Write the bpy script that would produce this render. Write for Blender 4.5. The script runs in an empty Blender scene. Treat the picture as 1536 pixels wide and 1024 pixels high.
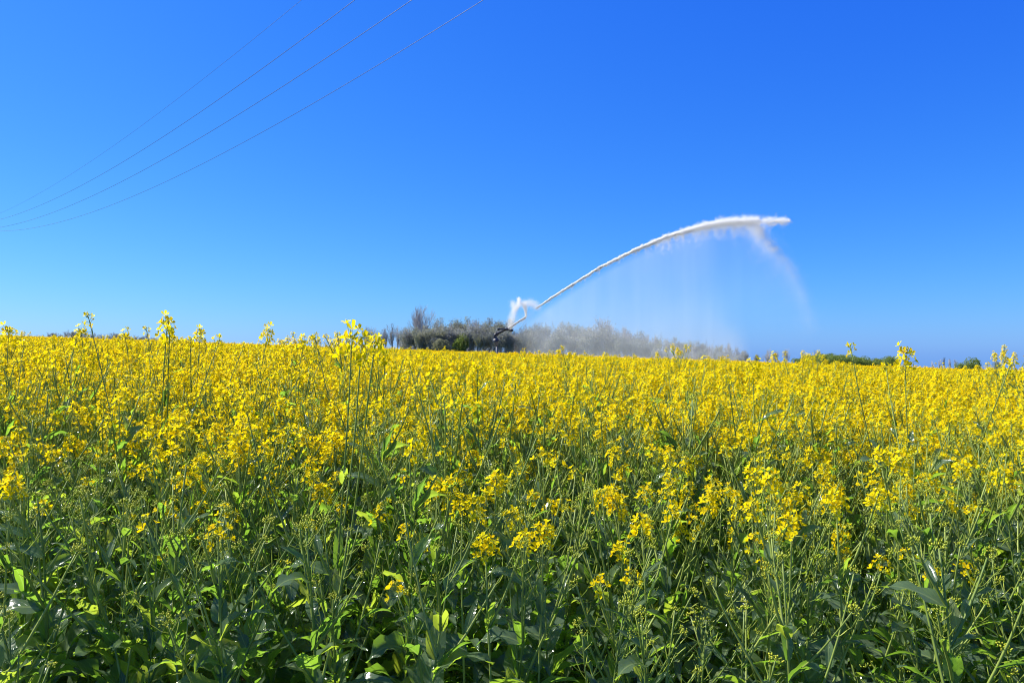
import bpy, math, random
import numpy as np
from mathutils import Vector, Matrix

R = random.Random(7)
RN = np.random.default_rng(11)
PI = math.pi
scene = bpy.context.scene
COL = scene.collection
SLOPE = -0.035                       # the field falls gently to the right
EYE = 1.45
F = 1109.0
HZ = 530.0
PITCH = math.radians(0.93)


def ground_z(x, y):
    return SLOPE * x


def at(px, py, d):
    """world point seen at photo pixel px,py, d metres in front of the camera (used for laying out only)"""
    return Vector(((px - 768) / F * d, d, EYE + (HZ - py) / F * d))


# ------------------------------------------------------------------ materials
def new_mat(name):
    m = bpy.data.materials.new(name)
    m.use_nodes = True
    nt = m.node_tree
    nt.nodes.clear()
    out = nt.nodes.new('ShaderNodeOutputMaterial')
    return m, nt, out


def N(nt, t, **kw):
    n = nt.nodes.new(t)
    for k, v in kw.items():
        setattr(n, k, v)
    return n


def ramp(nt, pts, src=None, interp='LINEAR'):
    r = N(nt, 'ShaderNodeValToRGB')
    r.color_ramp.interpolation = interp
    e = r.color_ramp.elements
    while len(e) < len(pts):
        e.new(0.5)
    for i, (p, c) in enumerate(pts):
        e[i].position = p
        e[i].color = (c[0], c[1], c[2], 1)
    if src is not None:
        nt.links.new(src, r.inputs[0])
    return r


def mixc(nt, fac, a, b, mode='MIX'):
    m = N(nt, 'ShaderNodeMix', data_type='RGBA', blend_type=mode)
    for sock, v in ((0, fac), (6, a), (7, b)):
        if isinstance(v, bpy.types.NodeSocket):
            nt.links.new(v, m.inputs[sock])
        elif isinstance(v, (int, float)):
            m.inputs[sock].default_value = v
        else:
            m.inputs[sock].default_value = (v[0], v[1], v[2], 1)
    return m.outputs[2]


def math_(nt, op, a, b=None, c=None, clamp=False):
    m = N(nt, 'ShaderNodeMath', operation=op, use_clamp=clamp)
    for i, v in enumerate((a, b, c)):
        if v is None:
            continue
        if isinstance(v, bpy.types.NodeSocket):
            nt.links.new(v, m.inputs[i])
        else:
            m.inputs[i].default_value = v
    return m.outputs[0]


def leafy(nt, out, col, tcol, tfac, rough=0.5, spec=0.5, normal=None):
    p = N(nt, 'ShaderNodeBsdfPrincipled')
    p.inputs['Roughness'].default_value = rough
    p.inputs['Specular IOR Level'].default_value = spec
    t = N(nt, 'ShaderNodeBsdfTranslucent')
    for s, v in ((p.inputs['Base Color'], col), (t.inputs['Color'], tcol)):
        if isinstance(v, bpy.types.NodeSocket):
            nt.links.new(v, s)
        else:
            s.default_value = (v[0], v[1], v[2], 1)
    if normal is not None:
        nt.links.new(normal, p.inputs['Normal'])
    mx = N(nt, 'ShaderNodeMixShader')
    mx.inputs[0].default_value = tfac
    nt.links.new(p.outputs[0], mx.inputs[1])
    nt.links.new(t.outputs[0], mx.inputs[2])
    nt.links.new(mx.outputs[0], out.inputs[0])
    return p


def mat_leaf():
    m, nt, out = new_mat('rape_leaf')
    rnd = N(nt, 'ShaderNodeAttribute', attribute_name='rnd').outputs['Fac']
    uv = N(nt, 'ShaderNodeUVMap', uv_map='UVMap').outputs[0]
    sep = N(nt, 'ShaderNodeSeparateXYZ')
    nt.links.new(uv, sep.inputs[0])
    u, v = sep.outputs[0], sep.outputs[1]
    av = math_(nt, 'ABSOLUTE', math_(nt, 'SUBTRACT', v, 0.5))          # 0 at the midrib, .5 at the edge
    rib = math_(nt, 'SUBTRACT', 1.0, math_(nt, 'MULTIPLY', av, 13.0), clamp=True)
    # side veins running forward from the rib
    ph = math_(nt, 'SUBTRACT', math_(nt, 'MULTIPLY', u, 9.0), math_(nt, 'MULTIPLY', av, 5.0))
    fr = math_(nt, 'ABSOLUTE', math_(nt, 'SUBTRACT', math_(nt, 'FRACT', ph), 0.5))
    vein = math_(nt, 'SUBTRACT', 1.0, math_(nt, 'MULTIPLY', fr, 9.0), clamp=True)
    vn = math_(nt, 'MAXIMUM', rib, math_(nt, 'MULTIPLY', vein, 0.35))
    tc = N(nt, 'ShaderNodeTexCoord').outputs['Object']
    nz = N(nt, 'ShaderNodeTexNoise')
    nz.inputs['Scale'].default_value = 38
    nt.links.new(tc, nz.inputs['Vector'])
    base = ramp(nt, [(0.0, (0.060, 0.118, 0.048)), (0.5, (0.088, 0.162, 0.060)), (0.93, (0.13, 0.22, 0.055)), (1.0, (0.26, 0.26, 0.06))], rnd).outputs[0]
    base = mixc(nt, math_(nt, 'MULTIPLY', nz.outputs[0], 0.7), base, (0.145, 0.200, 0.135))
    geo = N(nt, 'ShaderNodeNewGeometry')
    base = mixc(nt, math_(nt, 'MULTIPLY', geo.outputs['Backfacing'], 0.45), base, (0.13, 0.19, 0.13))
    base = mixc(nt, math_(nt, 'MULTIPLY', vn, 0.85), base, (0.34, 0.44, 0.18))
    tr = ramp(nt, [(0.0, (0.17, 0.34, 0.025)), (0.6, (0.27, 0.48, 0.03)), (1.0, (0.5, 0.6, 0.04))], rnd).outputs[0]
    tr = mixc(nt, math_(nt, 'MULTIPLY', vn, 0.5), tr, (0.4, 0.6, 0.12))
    bp = N(nt, 'ShaderNodeBump')
    bp.inputs['Strength'].default_value = 0.35
    bp.inputs['Distance'].default_value = 0.002
    nt.links.new(math_(nt, 'SUBTRACT', nz.outputs[0], vn), bp.inputs['Height'])
    leafy(nt, out, base, tr, 0.62, 0.13, 0.5, bp.outputs[0])
    return m


def mat_simple_rnd(name, pts, tpts, tfac, rough, spec):
    m, nt, out = new_mat(name)
    rnd = N(nt, 'ShaderNodeAttribute', attribute_name='rnd').outputs['Fac']
    c = ramp(nt, pts, rnd).outputs[0]
    t = ramp(nt, tpts, rnd).outputs[0]
    leafy(nt, out, c, t, tfac, rough, spec)
    return m


M_STEM = mat_simple_rnd('rape_stem', [(0, (0.17, 0.25, 0.045)), (1, (0.34, 0.41, 0.09))], [(0, (0.2, 0.32, 0.03)), (1, (0.32, 0.42, 0.05))], 0.25, 0.5, 0.35)
M_LEAF = mat_leaf()
M_PETAL = mat_simple_rnd('rape_petal', [(0, (0.90, 0.61, 0.002)), (0.6, (0.95, 0.74, 0.003)), (1, (0.95, 0.84, 0.014))],
                         [(0, (0.92, 0.60, 0.002)), (0.6, (0.97, 0.74, 0.003)), (1, (0.97, 0.84, 0.014))], 0.5, 0.8, 0.08)
M_BUD = mat_simple_rnd('rape_bud', [(0, (0.36, 0.44, 0.03)), (0.6, (0.56, 0.58, 0.04)), (1, (0.82, 0.70, 0.04))],
                       [(0, (0.35, 0.45, 0.03)), (1, (0.7, 0.6, 0.04))], 0.25, 0.5, 0.4)
M_POD = mat_simple_rnd('rape_pod', [(0, (0.25, 0.36, 0.04)), (1, (0.50, 0.56, 0.07))], [(0, (0.3, 0.42, 0.04)), (1, (0.4, 0.5, 0.06))], 0.25, 0.45, 0.45)
MATS = [M_STEM, M_LEAF, M_PETAL, M_BUD, M_POD]
STEM, LEAF, PETAL, BUD, POD = range(5)


# ------------------------------------------------------------------ mesh buffer
class MB:
    def __init__(s):
        s.v, s.f, s.m, s.uv, s.r = [], [], [], [], []

    def face(s, idx, mat, uvs=None, rnd=0.5):
        s.f.append(tuple(idx))
        s.m.append(mat)
        s.uv.append(uvs if uvs is not None else [(0.5, 0.9)] * len(idx))
        s.r.append(rnd)

    def add(s, o, proto=None):
        b = len(s.v)
        s.v += o.v
        s.f += [tuple(i + b for i in f) for f in o.f]
        s.m += o.m
        s.uv += o.uv
        s.r += o.r

    def tube(s, pts, rads, mat, sides=5, rnd=0.5, cap=True):
        b = len(s.v)
        n = len(pts)
        for i, p in enumerate(pts):
            t = (pts[min(i + 1, n - 1)] - pts[max(i - 1, 0)])
            if t.length < 1e-9:
                t = Vector((0, 0, 1))
            t.normalize()
            a = t.orthogonal().normalized() if i == 0 else (ax - t * ax.dot(t)).normalized()
            ax = a
            c = t.cross(a)
            for k in range(sides):
                an = 2 * PI * k / sides
                s.v.append(p + (a * math.cos(an) + c * math.sin(an)) * rads[i])
        for i in range(n - 1):
            for k in range(sides):
                k2 = (k + 1) % sides
                s.face((b + i * sides + k, b + i * sides + k2, b + (i + 1) * sides + k2, b + (i + 1) * sides + k), mat, None, rnd)
        if cap:
            s.face([b + (n - 1) * sides + k for k in range(sides)], mat, None, rnd)

    def mesh(s, name, mats, smooth=True):
        me = bpy.data.meshes.new(name)
        me.from_pydata([tuple(v) for v in s.v], [], s.f)
        used = sorted(set(s.m))
        mp = {u: i for i, u in enumerate(used)}
        for u in used:
            me.materials.append(mats[u])
        me.polygons.foreach_set('material_index', [mp[x] for x in s.m])
        me.polygons.foreach_set('use_smooth', [smooth] * len(s.f))
        ul = me.uv_layers.new(name='UVMap')
        ul.data.foreach_set('uv', [c for u in s.uv for p in u for c in p])
        at_ = me.attributes.new('rnd', 'FLOAT', 'FACE')
        at_.data.foreach_set('value', s.r)
        me.update()
        return me


def rvec(s=1.0):
    return Vector((R.uniform(-1, 1), R.uniform(-1, 1), R.uniform(-1, 1))) * s


def link(o, parent=None):
    COL.objects.link(o)
    if parent is not None:
        o.parent = parent
    return o


def tag(o, label=None, cat=None, group=None, kind=None):
    if label: o['label'] = label
    if cat: o['category'] = cat
    if group: o['group'] = group
    if kind: o['kind'] = kind
    return o


# ------------------------------------------------------------------ rape plant pieces
def leaf_piece(base, az, L, W, elev, droop, lobed, rnd):
    """one leaf blade, bent along its length, folded at the midrib, with a waved edge"""
    mb = MB()
    nu, vs = (11 if lobed else 8), (-1, -0.5, 0, 0.5, 1)
    d = Vector((math.cos(az), math.sin(az), 0))
    side = Vector((-math.sin(az), math.cos(az), 0))
    twist = R.uniform(-0.5, 0.5)
    fold = R.uniform(0.15, 0.7)
    wav, ph = R.uniform(0.04, 0.16), R.uniform(0, 6)
    p = Vector(base)
    e = elev
    step = L / (nu - 1)
    curl = R.uniform(-0.5, 0.5)
    for i in range(nu):
        u = i / (nu - 1)
        t = d * math.cos(e) + Vector((0, 0, math.sin(e)))
        n = -d * math.sin(e) + Vector((0, 0, math.cos(e)))
        tw = twist * u
        sd = side * math.cos(tw) + n * math.sin(tw)
        nn = n * math.cos(tw) - side * math.sin(tw)
        if lobed:
            w = (0.10 + 0.9 * math.sin(PI * min(1, u ** 1.35 * 1.0)) ** 0.7) if u < 1 else 0.0
            if u < 0.55:
                w *= 0.45 + 0.55 * abs(math.sin(u * PI / 0.55 * 2.2))
        else:
            w = 0.42 * (1 - u) + math.sin(PI * u ** 0.75) * 0.8 if u < 1 else 0.0
            w = min(w, 1.0)
        w *= W * 0.5
        for v in vs:
            q = p + sd * (v * w * math.cos(fold * abs(v))) + nn * (abs(v) * w * fold * 0.8)
            q += nn * (math.sin(u * 14 + ph + (2 if v > 0 else 0)) * wav * W * v * v)
            q += nn * (curl * w * v)
            mb.v.append(q)
        p = p + t * step
        e -= droop / (nu - 1) * (0.4 + 1.2 * u)
    nv = len(vs)
    for i in range(nu - 1):
        for j in range(nv - 1):
            a = i * nv + j
            u0, u1 = i / (nu - 1), (i + 1) / (nu - 1)
            v0, v1 = j / (nv - 1), (j + 1) / (nv - 1)
            mb.face((a, a + 1, a + nv + 1, a + nv), LEAF, [(u0, v0), (u0, v1), (u1, v1), (u1, v0)], rnd)
    return mb


def frame(n):
    n = n.normalized()
    a = n.orthogonal().normalized()
    return a, n.cross(a), n


def flower_piece(mb, c, n, size, rnd, cup):
    a, b, n = frame(n)
    rot = R.uniform(0, PI / 2)
    for k in range(4):
        an = rot + k * PI / 2 + R.uniform(-0.12, 0.12)
        d = a * math.cos(an) + b * math.sin(an)
        s = n.cross(d)
        cu = cup + R.uniform(-0.15, 0.15)
        L = size * R.uniform(0.85, 1.1)
        w = L * 0.46
        i0 = len(mb.v)
        mb.v.append(c + d * L * 0.08 - n * L * 0.1)
        mb.v.append(c + d * L * 0.5 + s * w * 0.75 + n * L * (0.10 + 0.3 * cu))
        mb.v.append(c + d * L * 0.5 - s * w * 0.75 + n * L * (0.10 + 0.3 * cu))
        mb.v.append(c + d * L * 0.5 + n * L * (0.05 + 0.3 * cu))
        mb.v.append(c + d * L * 0.95 + s * w * 0.7 + n * L * (0.1 + 0.8 * cu) + rvec(L * 0.05))
        mb.v.append(c + d * L * 0.95 - s * w * 0.7 + n * L * (0.1 + 0.8 * cu) + rvec(L * 0.05))
        mb.v.append(c + d * L * 1.06 + n * L * (0.02 + 0.85 * cu))
        r = min(1, max(0, rnd + R.uniform(-0.12, 0.12)))
        mb.face((i0, i0 + 1, i0 + 3), PETAL, None, r)
        mb.face((i0, i0 + 3, i0 + 2), PETAL, None, r)
        mb.face((i0 + 1, i0 + 4, i0 + 6, i0 + 3), PETAL, None, r)
        mb.face((i0 + 3, i0 + 6, i0 + 5, i0 + 2), PETAL, None, r)
    # stamens and pistil
    i0 = len(mb.v)
    h = size * 0.45
    for dx, dy, z in ((1, 0, 0), (-0.5, 0.87, 0), (-0.5, -0.87, 0)):
        mb.v.append(c + (a * dx + b * dy) * size * 0.15 + n * h * 0.7)
    mb.v.append(c + n * h * 1.15)
    mb.v.append(c)
    for k in range(3):
        k2 = (k + 1) % 3
        mb.face((i0 + k, i0 + k2, i0 + 3), BUD, None, 0.8)
        mb.face((i0 + k2, i0 + k, i0 + 4), BUD, None, 0.5)


def bud_piece(mb, c, n, r, L, rnd):
    a, b, n = frame(n)
    i0 = len(mb.v)
    mb.v.append(c - n * L * 0.5)
    for k in range(4):
        an = k * PI / 2
        mb.v.append(c + (a * math.cos(an) + b * math.sin(an)) * r)
    mb.v.append(c + n * L * 0.5)
    for k in range(4):
        k2 = (k + 1) % 4
        mb.face((i0, i0 + 1 + k2, i0 + 1 + k), BUD, None, rnd)
        mb.face((i0 + 5, i0 + 1 + k, i0 + 1 + k2), BUD, None, rnd)


def head_piece(axis_pts, bloom, size=1.0, pods=8, coarse=False):
    """a raceme: buds at the tip, a crown of open flowers below them, pods lower down. axis_pts runs from below up to the tip"""
    mb = MB()
    tip = axis_pts[-1]
    ax = (axis_pts[-1] - axis_pts[-2]).normalized()
    a, b, _ = frame(ax)

    def along(dist):
        i, left = len(axis_pts) - 1, dist
        while i > 0:
            seg = axis_pts[i] - axis_pts[i - 1]
            if seg.length >= left:
                return axis_pts[i] - seg.normalized() * left
            left -= seg.length
            i -= 1
        return axis_pts[0]
    nb = int(R.uniform(12, 20)) if bloom > 0.05 else int(R.uniform(20, 34))
    for k in range(nb):
        th, ph = R.uniform(0, 2 * PI), math.acos(R.uniform(0.15, 1))
        d = (a * math.cos(th) + b * math.sin(th)) * math.sin(ph) + ax * math.cos(ph)
        rr = R.uniform(0.004, 0.011) * size * (1 if bloom > 0.05 else 1.5)
        c = tip + d * rr
        bud_piece(mb, c, (d + ax * 0.8), 0.0016 * size * R.uniform(0.8, 1.25), 0.0058 * size, min(1, max(0, R.gauss(0.35 + 0.25 * bloom, 0.2))))
    nf = int(round(bloom * R.uniform(12, 22)))
    spread = 0.026 * size * (0.6 + 0.5 * bloom)
    for k in range(nf):
        q = (k + 0.5) / nf
        base = along(0.004 + spread * q)
        th = k * 2.4 + R.uniform(-0.3, 0.3)
        out = a * math.cos(th) + b * math.sin(th)
        el = 1.0 - 0.85 * q + R.uniform(-0.15, 0.15)
        d = (out * math.cos(el) + ax * math.sin(el)).normalized()
        L = R.uniform(0.014, 0.025) * size
        c = base + d * L
        mb.tube([base, base + d * L * 0.6 + ax * 0.001, c], [0.0007, 0.0006, 0.0006], POD, 3, 0.6, cap=False)
        n = (d + Vector((0, 0, 0.35)) + rvec(0.25)).normalized()
        flower_piece(mb, c, n, 0.0086 * size * R.uniform(0.85, 1.15), min(1, max(0, R.gauss(0.55, 0.22))), R.uniform(0.1, 0.75))
    for k in range(pods):
        q = (k + R.random()) / max(1, pods)
        base = along(0.02 + spread * (0.6 if bloom > .05 else 0.1) + 0.11 * size * q)
        th = k * 2.4 + R.uniform(-0.4, 0.4)
        out = a * math.cos(th) + b * math.sin(th)
        el = R.uniform(0.35, 0.95)
        d = (out * math.cos(el) + ax * math.sin(el)).normalized()
        L1 = R.uniform(0.012, 0.018)
        L2 = R.uniform(0.010, 0.024) * (0.6 + 1.1 * q)
        d2 = (d + Vector((0, 0, 0.5))).normalized()
        p1 = base + d * L1
        mb.tube([base, p1, p1 + d2 * L2 * 0.5, p1 + d2 * L2], [0.0006, 0.0006, 0.0011, 0.0004], POD, 3, R.random(), cap=False)
    return mb


def curve_pts(p0, d0, L, n, up=0.5, wander=0.06):
    pts, d = [Vector(p0)], Vector(d0).normalized()
    for i in range(n):
        d = (d + Vector((0, 0, up / n)) + rvec(wander)).normalized()
        pts.append(pts[-1] + d * (L / n))
    return pts


def rape_plant(H, bloom, nbranch, leaf_n, lean=0.05, tall=False, big=1.0, low=0.50, broad=1.0):
    """returns [(part name, MB)]; bloom = share of the heads in flower"""
    parts = []
    st = MB()
    n = 9
    lx, ly = R.uniform(-lean, lean), R.uniform(-lean, lean)
    wx, wy, p1, p2 = R.uniform(0.004, 0.018), R.uniform(0.004, 0.018), R.uniform(0, 6), R.uniform(0, 6)
    main = []
    for i in range(n + 1):
        u = i / n
        main.append(Vector((lx * u * u + wx * (math.sin(u * 7 + p1) - math.sin(p1)), ly * u * u + wy * (math.sin(u * 6 + p2) - math.sin(p2)), H * u)))
    r0 = R.uniform(0.0038, 0.0058)
    st.tube(main, [r0 * (1 - 0.72 * (i / n)) for i in range(n + 1)], STEM, 6, R.random())

    def mainpt(u):
        x = u * n
        i = min(n - 1, int(x))
        return main[i].lerp(main[i + 1], x - i)
    heads = []
    b = bloom if R.random() < 0.92 else 0
    heads.append(head_piece(main[-4:], min(1, b * R.uniform(0.8, 1.1) + 0.12 * (bloom > 0)), big * R.uniform(0.95, 1.15), R.randint(6, 12)))
    az = R.uniform(0, 6)
    for k in range(nbranch):
        u = (low if not tall else 0.3) + ((0.92 - low) if not tall else 0.36) * (k + R.uniform(0, 0.8)) / nbranch
        az += 2.4 + R.uniform(-0.4, 0.4)
        p0 = mainpt(u)
        el = R.uniform(0.75, 1.15)
        d0 = Vector((math.cos(az) * math.cos(el), math.sin(az) * math.cos(el), math.sin(el)))
        L = (1 - u) * H * (R.uniform(0.78, 1.05) if bloom > 0.6 else R.uniform(0.6, 1.0)) + 0.05
        bp = curve_pts(p0, d0, L, 6, 0.45, 0.05)
        st.tube(bp, [0.0032 - 0.0017 * i / 6 for i in range(7)], STEM, 4, R.random())
        bl = bloom * R.uniform(0.3, 1.0) if R.random() < min(1, bloom * 1.25) else 0.0
        heads.append(head_piece(bp[-3:], min(1, bl), R.uniform(0.75, 1.05), R.randint(3, 9)))
        # leaf below the branch
        parts.append(('leaf', leaf_piece(p0 - Vector((0, 0, 0.004)), az + R.uniform(-0.3, 0.3), R.uniform(0.05, 0.115), R.uniform(0.018, 0.034), R.uniform(0.4, 1.35), R.uniform(0.2, 1.9), False, R.random() ** 1.3)))
        for _ in range(R.choice((1, 1, 2))):
            q = bp[R.randint(0, 3)]
            parts.append(('leaf', leaf_piece(q, az + R.uniform(-1.5, 1.5), R.uniform(0.035, 0.075), R.uniform(0.011, 0.022), R.uniform(0.4, 1.3), R.uniform(0.2, 1.6), False, R.random() ** 1.3)))
    for k in range(leaf_n):
        u = 0.28 + 0.50 * (k + R.uniform(0, 0.9)) / leaf_n
        az += 2.4 + R.uniform(-0.5, 0.5)
        lob = u < 0.62
        s = 1.25 - 1.05 * u
        L = R.uniform(0.10, 0.20) * s * broad
        parts.append(('leaf', leaf_piece(mainpt(u), az, L, L * R.uniform(0.32, 0.50), R.uniform(0.1, 1.15), R.uniform(0.5, 2.2), lob, R.random() * 0.9)))
    parts.insert(0, ('stem', st))
    for h in heads:
        parts.append(('flower_head', h))
    return parts


def merged(parts):
    mb = MB()
    for _, p in parts:
        mb.add(p)
    return mb


# variants: (key, bloom, branches, leaves, kind)
VAR = []
for i in range(4): VAR.append(('green', rape_plant(1.0, 0.0, 5, 19, low=0.64, broad=1.35)))                 # 0-3 no open flowers yet
for i in range(4): VAR.append(('sparse', rape_plant(1.0, 0.36, 6, 16, low=0.60, broad=1.25)))               # 4-7
for i in range(6): VAR.append(('full', rape_plant(1.0, 1.0, 9, 7)))                 # 8-13
for i in range(2): VAR.append(('tall', rape_plant(1.0, 0.85, 4, 7, 0.13, tall=True, big=1.25)))  # 14-15
VAR.append(('tall', rape_plant(1.0, 1.0, 4, 7, 0.05, tall=True, big=1.5)))           # 16
for i in range(3): VAR.append(('leafy', rape_plant(1.0, 0.0, 2, 22, 0.08, low=0.75, broad=1.75)))   # 17-19
VAR.append(('low', rape_plant(1.0, 0.9, 2, 10, 0.04, big=1.1)))                      
IDX = {k: [i for i, v in enumerate(VAR) if v[0] == k] for k in ('green', 'sparse', 'full', 'tall', 'leafy', 'low')}

# ------------------------------------------------------------------ where the plants stand
EDGE = 1.42
pos = []      # x, y, scale_xy, height, rotz, tiltx, tilty, variant
sp = 0.150
yy = EDGE
row = 0
while yy < 20.0:
    half = yy * 0.82 + 1.6
    s = sp * (1.0 if yy < 9 else 1.2)
    nx = int(2 * half / s)
    for i in range(nx):
        x = -half + (i + 0.5 * (row % 2) + R.uniform(-0.42, 0.42)) * s
        y = yy + R.uniform(-0.4, 0.4) * s
        if y < EDGE: y = EDGE + R.uniform(0, 0.05)
        d = y - EDGE
        hm = 1.02 + 0.20 * min(1, d / 0.9) ** 0.8 + 0.05 * min(1, max(0, d - 1.5) / 2) + 0.03 * math.sin(x * 1.3 + y * 0.7) + 0.02 * math.sin(x * 3.1 - y * 2.0)
        h = R.gauss(hm, 0.06)
        h = min(h, hm + 0.15) + (R.uniform(0.04, 0.15) if R.random() < 0.025 and d > 1.6 and abs(x / y + 0.02) > 0.025 else 0)
        k = R.random()
        if d < 0.35:
            v = R.choice(IDX['leafy']) if k < 0.46 else (R.choice(IDX['green']) if k < 0.84 else R.choice(IDX['sparse']))
        elif d < 1.0:
            v = R.choice(IDX['leafy']) if k < 0.16 else (R.choice(IDX['green']) if k < 0.44 else (R.choice(IDX['sparse']) if k < 0.92 else R.choice(IDX['full'])))
        elif d < 1.9:
            v = R.choice(IDX['green']) if k < 0.12 else (R.choice(IDX['sparse']) if k < 0.5 else R.choice(IDX['full']))
        else:
            v = R.choice(IDX['sparse']) if k < 0.12 else (R.choice(IDX['full']) if k < 0.97 else R.choice(IDX['tall']))
            if VAR[v][0] == 'tall': h += 0.06
        if VAR[v][0] == 'leafy': h *= R.uniform(0.78, 0.95)
        pos.append([x, y, R.uniform(0.9, 1.15), h, R.uniform(0, 2 * PI), R.gauss(0, 0.05), R.gauss(0, 0.05), v])
    yy += s * 0.88
    row += 1

# single plants that stand out in the photo: head at px,py seen from d metres
HERO = [
    (250, 482, 2.45, 15, 'tall lone rape plant whose flower head rises far above the left skyline'),
    (527, 503, 1.85, 16, 'tall rape plant with the broadest yellow head and a long bent bare stem'),
    (402, 497, 2.9, 14, 'tall rape plant poking above the crop halfway between the two tallest flower heads at left'),
    (122, 494, 3.0, 14, 'tall rape plant with budded tip poking above the crop near the far left treeline'),
    (300, 499, 3.2, 15, 'tall rape plant with pale flower head just right of the highest bloom'),
    (12, 495, 2.9, 15, 'tall rape plant with drooping budded tip at the left edge of the picture'),
    (188, 500, 3.4, 14, 'tall rape plant just left of the highest flower head'),
    (455, 513, 3.1, 14, 'slender rape plant poking above the crop just left of the broadest yellow head'),
    (570, 514, 2.7, 15, 'slender rape plant with small yellow head just right of the broadest yellow head'),
    (1357, 527, 2.6, 15, 'lone rape plant whose small pale head rises above the right skyline'),
    (1130, 545, 2.6, 14, 'tall rape plant against the bare bushes right of the falling spray'),
    (815, 786, 1.50, 20, 'low bright yellow flower head lowest in the leafy front row near the middle'),
    (728, 806, 1.48, 20, 'low bright yellow flower head just left of the lowest pair in the leafy front row'),
    (693, 748, 1.62, 20, 'short rape plant with a tall narrow yellow head left of centre in the leafy front'),
    (745, 712, 1.75, 20, 'short rape plant with a wide yellow head near the middle above the leafy front'),
    (20, 718, 1.6, 20, 'short rape plant with bright yellow head low at the left edge'),
    (655, 722, 1.7, 20, 'short rape plant with a small yellow head left of the narrow low flower head'),
    (1156, 710, 1.7, 20, 'short rape plant with a small single yellow head low on the right side'),
    (1252, 742, 1.6, 20, 'short rape plant with a ragged yellow head low on the right side'),
    (1187, 772, 1.55, 20, 'short rape plant with few yellow blooms, lowest on the right side'),
    (962, 776, 1.58, 20, 'short rape plant with few yellow blooms right of the two lowest heads'),
    (1350, 684, 1.8, 20, 'short rape plant with wide yellow head near the right edge'),
]
hero = []
for px, py, d, v, lab in HERO:
    P = at(px, py, d)
    g = ground_z(P.x, P.y)
    mb0 = dict(enumerate(VAR[v][1]))
    stem0 = VAR[v][1][0][1]
    tip = stem0.v[9 * 6]                                # centre of the stem's top ring, near enough
    rz = R.uniform(0, 2 * PI)
    tx, ty = tip.x * math.cos(rz) - tip.y * math.sin(rz), tip.x * math.sin(rz) + tip.y * math.cos(rz)
    hero.append(([P.x - tx, P.y - ty, 1.0, P.z - g, rz, 0, 0, v], lab))
    for q in pos:                                        # make room round the stem
        if (q[0] - P.x) ** 2 + (q[1] - P.y) ** 2 < 0.07 ** 2:
            q[1] += 0.09
        # plants in front of a low head do not hide it
        if v == 20 and q[1] < P.y + 0.02 and abs(q[0] / q[1] - P.x / P.y) < 0.05:
            q[3] = min(q[3], P.z - g - 0.04)
            q[7] = R.choice(IDX['green'])

# ------------------------------------------------------------------ the 300 largest-showing plants as things, the rest as one crop
def infrustum(q):
    return abs(q[0]) < q[1] * 0.70 + 0.12
order = sorted([i for i, q in enumerate(pos) if infrustum(q)], key=lambda i: pos[i][1] ** 2 + pos[i][0] ** 2)
NTH = 300 - len(hero)
near = set(order[:NTH])
VMESH = [[(nm, mb.mesh(nm, MATS)) for nm, mb in v[1]] for v in VAR]
PROTO = {}


def plant_thing(q, label, group):
    v = q[7]
    e = bpy.data.objects.new('rape_plant', None)
    e.empty_display_size = 0.05
    link(e)
    e.location = (q[0], q[1], ground_z(q[0], q[1]) - 0.01)
    e.rotation_euler = (q[5], q[6], q[4])
    e.scale = (q[2], q[2], q[3])
    tag(e, label, 'plant', group)
    if v not in PROTO:
        kids = []
        for nm, me in VMESH[v]:
            k = bpy.data.objects.new(nm, me)
            link(k, e)
            kids.append(k)
        PROTO[v] = kids
    else:
        for k0 in PROTO[v]:
            k = k0.copy()
            link(k, e)
    return e


LABS = {
    ('green', 0): 'leafy green rape plant with only closed buds in the front row of the crop',
    ('green', 1): 'green budded rape plant without open flowers standing behind the front row',
    ('leafy', 0): 'low broad leaved rape plant with big lobed leaves filling the front row',
    ('leafy', 1): 'low broad leaved rape plant standing behind the front row',
    ('sparse', 0): 'leafy rape plant with a few scattered yellow blooms in the front row',
    ('sparse', 1): 'rape plant with a few scattered yellow blooms standing behind the front row',
    ('full', 0): 'rape plant covered in yellow flowers among the leafy front row',
    ('full', 1): 'rape plant covered in yellow flowers just behind the leafy front rows',
    ('tall', 1): 'taller slender rape plant rising among the near yellow flowers',
}
for i in sorted(near):
    q = pos[i]
    k = VAR[q[7]][0]
    z = 0 if (q[1] - EDGE) < 0.5 or k == 'low' else 1
    plant_thing(q, LABS.get((k, z), LABS[('full', 1)]), 'flowering rape plants at the near edge of the field')
for q, lab in hero:
    plant_thing(q, lab, 'flowering rape plants at the near edge of the field')


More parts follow.
